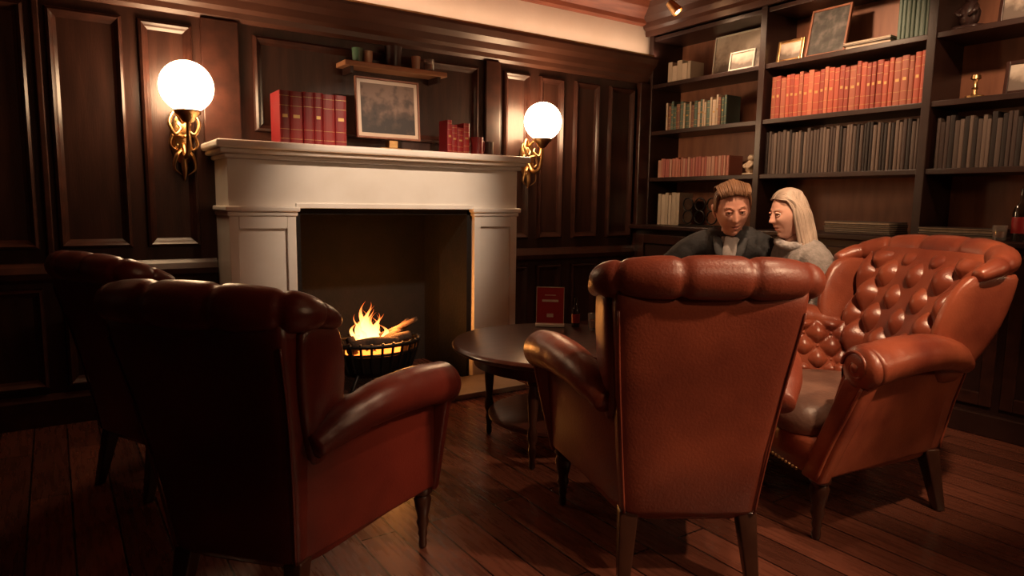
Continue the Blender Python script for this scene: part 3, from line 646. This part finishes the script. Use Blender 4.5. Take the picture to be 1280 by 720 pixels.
def head(parent,loc,rot,skin,hair,female=False,s=1):
    h=empty('head',loc);h.parent=parent;h.rotation_euler=rot;h.scale=(s,s,s)
    nu,nv=96,80;V=[];Fc=[];mi=[];S=[]
    for j in range(nv+1):
        ph=pi*j/nv
        for i in range(nu):
            a=2*pi*i/nu;x,y,z=sin(ph)*cos(a),sin(ph)*sin(a),cos(ph);S.append((x,y,z));V.append(headdef(x,y,z))
    for j in range(nv):
        for i in range(nu):
            q=(j*nu+i,(j+1)*nu+i,(j+1)*nu+(i+1)%nu,j*nu+(i+1)%nu);Fc.append(q)
            x,y,z=[sum(S[k][c] for k in q)/4 for c in range(3)]
            m_=0
            if y>.5 and abs(x)<.24 and abs(z+.49)<.07*(1-abs(x)/.28): m_=1
            if y>.4 and .17<abs(x)<.55 and abs(z-.22-.04*sin((abs(x)-.16)*5))<.020: m_=2
            mi.append(m_)
    mesh('face',V,Fc,None,h,mats=[skin,M['lips'],hair],midx=mi)
    for sx in (-1,1):
        sphere('eyeball',(sx*.028,.0725,.009),.0118,M['eye'],h,seg=16)
        sphere('pupil',(sx*.028,.0818,.007),.0045,M['iris'],h,seg=12)
        V_,F_=tubegeo([(sx*.014,.081,.014),(sx*.028,.0865,.0172),(sx*.042,.078,.013)],[.003,.0048,.003],8,4);mesh('eyelid',V_,F_,skin,h)
        V_,F_=tubegeo([(sx*.015,.080,.004),(sx*.028,.0845,.000),(sx*.041,.077,.004)],[.002,.003,.002],8,4);mesh('lower_lid',V_,F_,skin,h)
        ringloft('ear',[(sx*.070,-.008,-.034,.004,.006),(sx*.074,-.010,-.02,.008,.014),(sx*.077,-.012,.0,.010,.019),(sx*.078,-.014,.018,.009,.018),(sx*.075,-.012,.03,.004,.008)],skin,h,seg=16,n=2)
    V=[];Fc=[]
    rnd=random.Random(4)
    for j in range(nv+1):
        ph=pi*j/nv
        for i in range(nu):
            a=2*pi*i/nu;x,y,z=sin(ph)*cos(a),sin(ph)*sin(a),cos(ph)
            V.append((x*.076*1.03,y*.096*1.02-.004,z*.122*1.03+.001))
    for j in range(nv):
        for i in range(nu):
            a=2*pi*(i+.5)/nu;ph=pi*(j+.5)/nv;x,y,z=sin(ph)*cos(a),sin(ph)*sin(a),cos(ph)
            lim=.66 if y>.45 else (.66-(.45-y)*1.4 if y>0 else .03-(-y)*.8)
            if z>lim: Fc.append((j*nu+i,(j+1)*nu+i,(j+1)*nu+(i+1)%nu,j*nu+(i+1)%nu))
    o=mesh('hair_cap',V,Fc,hair,h);sd=o.modifiers.new('so','SOLIDIFY');sd.thickness=.006;sd.offset=-1
    L=[];U=rnd.uniform
    if female:
        for i in range(420):
            sg=rnd.choice((-1,1));y0=U(-.05,.074);z0=.129*sqrt(1-(y0/.099)**2)
            a=U(radians(-20),radians(90)) ;a=-a if True else a
            x=sg*cos(a);y=sin(a)           # a in -90..20 : side to back
            if y0>.03: y=max(y,U(-.25,.1));x=sg*sqrt(1-y*y)
            r0=.080+U(-.005,.006);ln=U(.20,.33);f=U(-.012,.012)
            L.append(([(sg*U(.0,.008),y0,z0),(sg*abs(x)*.045+sg*.006,y0*.8+y*.012,z0*.90),(x*r0*.86,y0*.4+y*.055,.070),(x*(r0+.001),y*.092-.004,.015),(x*(r0+.003),y*.10-.014,-.055),(x*(r0+.006)+f*.3,y*.10-.022,-.13),(x*r0+f,y*.10-.03+U(-.012,.012),-ln*.8),(x*r0*.85+f*1.6,y*.09-.035,-ln)],[.002,.0035,.004,.0042,.0045,.0045,.004,.001]))
    else:
        for i in range(260):
            x=U(-.060,.060);q=U(-.008,.008);g=U(-.004,.006)
            L.append(([(x,.076+U(-.012,.006)-abs(x)*.25,.088-abs(x)*.35),(x*1.03+q,.062,.112-abs(x)*.40+g),(x*1.06+q,.005,.132-abs(x)*.48+g),(x*1.1,-.06,.108-abs(x)*.35),(x*1.05,-.098,.05)],[.001,.003,.0035,.0035,.001]))
        for i in range(240):
            a=U(radians(160),radians(380));x,y=cos(a),sin(a);q=U(-.008,.008)
            L.append(([(x*.056,y*.07+.008,.092),(x*.075,y*.088+.004,.060+q),(x*.079,y*.096-.002,.018+q),(x*.077,y*.094-.006,(-.035 if y<-.4 else .002)+q)],[.003,.0035,.0035,.001]))
    tubes('hair_strands',L,hair,h,seg=5,sub=4)
    return h

man=empty('seated_man',(3.14,2.46,0),radians(215-90),1.04)
mv=[(0,0,.51),(0,.03,.63),(0,.07,.77),(0,.11,.90),(0,.14,.975),(0,.165,1.03),
    (.10,.125,.96),(.185,.12,.945),(.31,.16,.84),(.43,.22,.76),(.32,.36,.68),
    (-.10,.125,.96),(-.185,.12,.945),(-.235,.17,.82),(-.25,.23,.73),(-.13,.37,.69)]
me_=[(0,1),(1,2),(2,3),(3,4),(4,5),(4,6),(6,7),(7,8),(8,9),(9,10),(4,11),(11,12),(12,13),(13,14),(14,15)]
folds(skinmesh('jacket',mv,me_,[(.17,.13),(.155,.115),(.165,.12),(.17,.12),(.11,.09),(.065,.06),.085,.078,.066,.056,.040,.085,.078,.066,.056,.040],M['jacket'],man),.022,.10)
skinmesh('legs',[(0,0,.48),(.10,.02,.48),(.26,.34,.47),(.27,.36,.28),(.26,.32,.09),(-.10,.02,.48),(.06,.38,.47),(.07,.38,.28),(.07,.34,.09)],[(0,1),(1,2),(2,3),(3,4),(0,5),(5,6),(6,7),(7,8)],[.10,.085,.066,.055,.042,.085,.066,.055,.042],M['jeans'],man)
for k,x in enumerate((.26,.07)):
    ringloft('shoe_%d'%k,[(x,.38,.0,.045,.13),(x,.38,.03,.048,.135),(x,.36,.06,.042,.10),(x,.33,.10,.04,.05)],M['shoe'],man,seg=28,n=3)
skinmesh('neck',[(0,.15,.99),(0,.175,1.04),(0,.20,1.085)],[(0,1),(1,2)],[.062,.054,.052],M['skin_m'],man)
skinmesh('shirt_collar',[(0,.155,.96),(0,.168,1.005),(0,.178,1.025)],[(0,1),(1,2)],[.10,.076,.066],M['shirt'],man)
V,Fq=tubegeo([(-.005,.235,1.0),(0,.262,.93),(0,.262,.85),(0,.245,.76)],[.03,.035,.028,.02],16,4,flat=.4);mesh('shirt_front',V,Fq,M['shirt'],man)
for k,sx in enumerate((-1,1)):
    tube('lapel_%d'%k,[(sx*.07,.13,1.035),(sx*.065,.20,1.0),(sx*.05,.258,.93),(sx*.02,.270,.84)],[.018,.022,.022,.010],M['jacket'],man,flat=.5)
hand(man,(.32,.365,.68),(-.7,.7,-.15),(0,.2,-1),M['skin_m'],side=-1)
hand(man,(-.13,.375,.69),(.6,.75,-.1),(0,.2,-1),M['skin_m'],side=1)
head(man,(0,.235,1.14),(radians(-17),radians(5),radians(14)),M['skin_m'],M['hair_m'],s=1.12)

woman=empty('seated_woman',(3.23,2.00,0),radians(160-90),1.0)
wv=[(0,0,.50),(0,.03,.62),(0,.06,.75),(0,.10,.88),(0,.125,.97),(0,.14,1.03),
    (.085,.115,.955),(.165,.11,.935),(.20,.09,.81),(.21,.14,.70),(.12,.34,.66),
    (-.085,.115,.955),(-.165,.11,.935),(-.20,.09,.81),(-.21,.14,.70),(-.12,.34,.66)]
folds(skinmesh('sweater',wv,me_,[(.17,.14),(.155,.135),(.16,.14),(.165,.14),(.10,.085),(.058,.055),.088,.080,.068,.056,.038,.088,.080,.068,.056,.038],M['sweater'],woman),.024,.09)
skinmesh('legs',[(0,0,.48),(.09,.02,.48),(.10,.42,.47),(.10,.44,.28),(.10,.42,.09),(-.09,.02,.48),(-.09,.42,.47),(-.09,.44,.28),(-.09,.42,.09)],[(0,1),(1,2),(2,3),(3,4),(0,5),(5,6),(6,7),(7,8)],[.10,.08,.060,.05,.038,.08,.060,.05,.038],M['jeans'],woman)
for k,x in enumerate((.10,-.09)):
    ringloft('shoe_%d'%k,[(x,.46,.0,.038,.115),(x,.46,.03,.040,.12),(x,.44,.06,.036,.09),(x,.42,.10,.036,.045)],M['shoe'],woman,seg=28,n=3)
skinmesh('neck',[(0,.13,.98),(0,.145,1.04),(0,.16,1.09)],[(0,1),(1,2)],[.052,.046,.046],M['skin_w'],woman)
tube('collar',[(.075*cos(a),.148+.075*sin(a),1.018+.010*sin(2*a)) for a in [2*pi*i/24 for i in range(24)]],.022,M['scarf'],woman,seg=14,sub=1,closed=True)
hand(woman,(.12,.35,.66),(-.3,.9,-.1),(0,.2,-1),M['skin_w'],side=-1,s=.9)
hand(woman,(-.12,.35,.66),(.3,.9,-.1),(0,.2,-1),M['skin_w'],side=1,s=.9)
head(woman,(0,.185,1.165),(radians(-8),0,radians(-2)),M['skin_w'],M['hair_w'],female=True,s=1.02)

# ------------------------------------------------------------------ ceiling spot fixtures
def downlight(x,y,z,tx,ty,tz,energy,size=55,col=(1,.64,.38),blend=.8,r=.05,drop=.12):
    e=empty('ceiling_spotlight',(x,y,z))
    lathe('canopy',[(.001,-.02),(.02,-.02),(.045,-.012),(.045,0),(.001,0)],M['brass'],e)
    tube('stem',[(0,0,-.015),(0,0,-.05),(0,0,-drop+.02)],.006,M['brass'],e,seg=8)
    d=(Vector((tx,ty,tz))-Vector((x,y,z-drop))).normalized();q=d.to_track_quat('-Z','Y').to_euler()
    lathe('shade',[(.012,.055),(.028,.05),(.036,.0),(.043,-.05),(.039,-.05),(.031,0),(.02,.04)],M['brass'],e,loc=(0,0,-drop),rot=q)
    sphere('bulb',Vector((0,0,-drop))+d*.03,.022,M['globe'],e,seg=16)
    l=bpy.data.lights.new('spot_lamp','SPOT');l.energy=energy;l.spot_size=radians(size);l.spot_blend=blend;l.color=col;l.shadow_soft_size=r
    o=bpy.data.objects.new('lamp',l);COL.objects.link(o);o.parent=e;o.location=Vector((0,0,-drop))+d*.058;o.rotation_euler=q
    return e
downlight(3.86,3.66,ZC,4.45,2.9,1.6,36,90,drop=.16)
downlight(2.5,-.7,ZC,1.75,1.35,.7,270,36)
downlight(2.3,.75,ZC,1.7,1.35,.9,75,52)
downlight(1.9,.3,ZC,2.95,1.6,.7,250,42)
downlight(1.5,.9,ZC,.95,2.1,.6,24,30)
downlight(3.2,2.7,ZC,4.5,2.6,1.9,100,72)
downlight(3.2,1.4,ZC,4.5,1.4,1.9,70,72)
downlight(2.4,1.7,ZC,3.15,2.25,1.0,150,34)
downlight(2.0,1.9,ZC,1.75,3.95,1.2,230,40,col=(1,.72,.50))  # unseen spot added to brighten the mantel
downlight(1.2,-.9,ZC,1.4,.9,.0,90,50)
# fire light
l=bpy.data.lights.new('fire_glow','POINT');l.energy=17;l.color=(1,.34,.07);l.shadow_soft_size=.08
o=bpy.data.objects.new('fire_light',l);COL.objects.link(o);o.location=(.12,-.02,.42);o.parent=fb

w=bpy.data.worlds.new('world');scene.world=w;w.use_nodes=True
w.node_tree.nodes['Background'].inputs[0].default_value=(1,.6,.4,1);w.node_tree.nodes['Background'].inputs[1].default_value=.01

# ------------------------------------------------------------------ camera
az=radians(56);p=radians(7.1);r=radians(.8)
cam=bpy.data.cameras.new('cam');co=bpy.data.objects.new('camera',cam);COL.objects.link(co)
Fv=Vector((cos(az)*cos(p),sin(az)*cos(p),-sin(p)));Rv=Vector((sin(az),-cos(az),0));Uv=Rv.cross(Fv)
R2=Rv*cos(r)+Uv*sin(r);U2=-Rv*sin(r)+Uv*cos(r)
mw=Matrix((R2,U2,-Fv)).transposed().to_4x4();mw.translation=(0,0,1.2);co.matrix_world=mw
cam.sensor_width=36;cam.lens=36*850/1280;cam.clip_start=.05
scene.camera=co
scene.view_settings.view_transform='Standard'
scene.view_settings.exposure=0
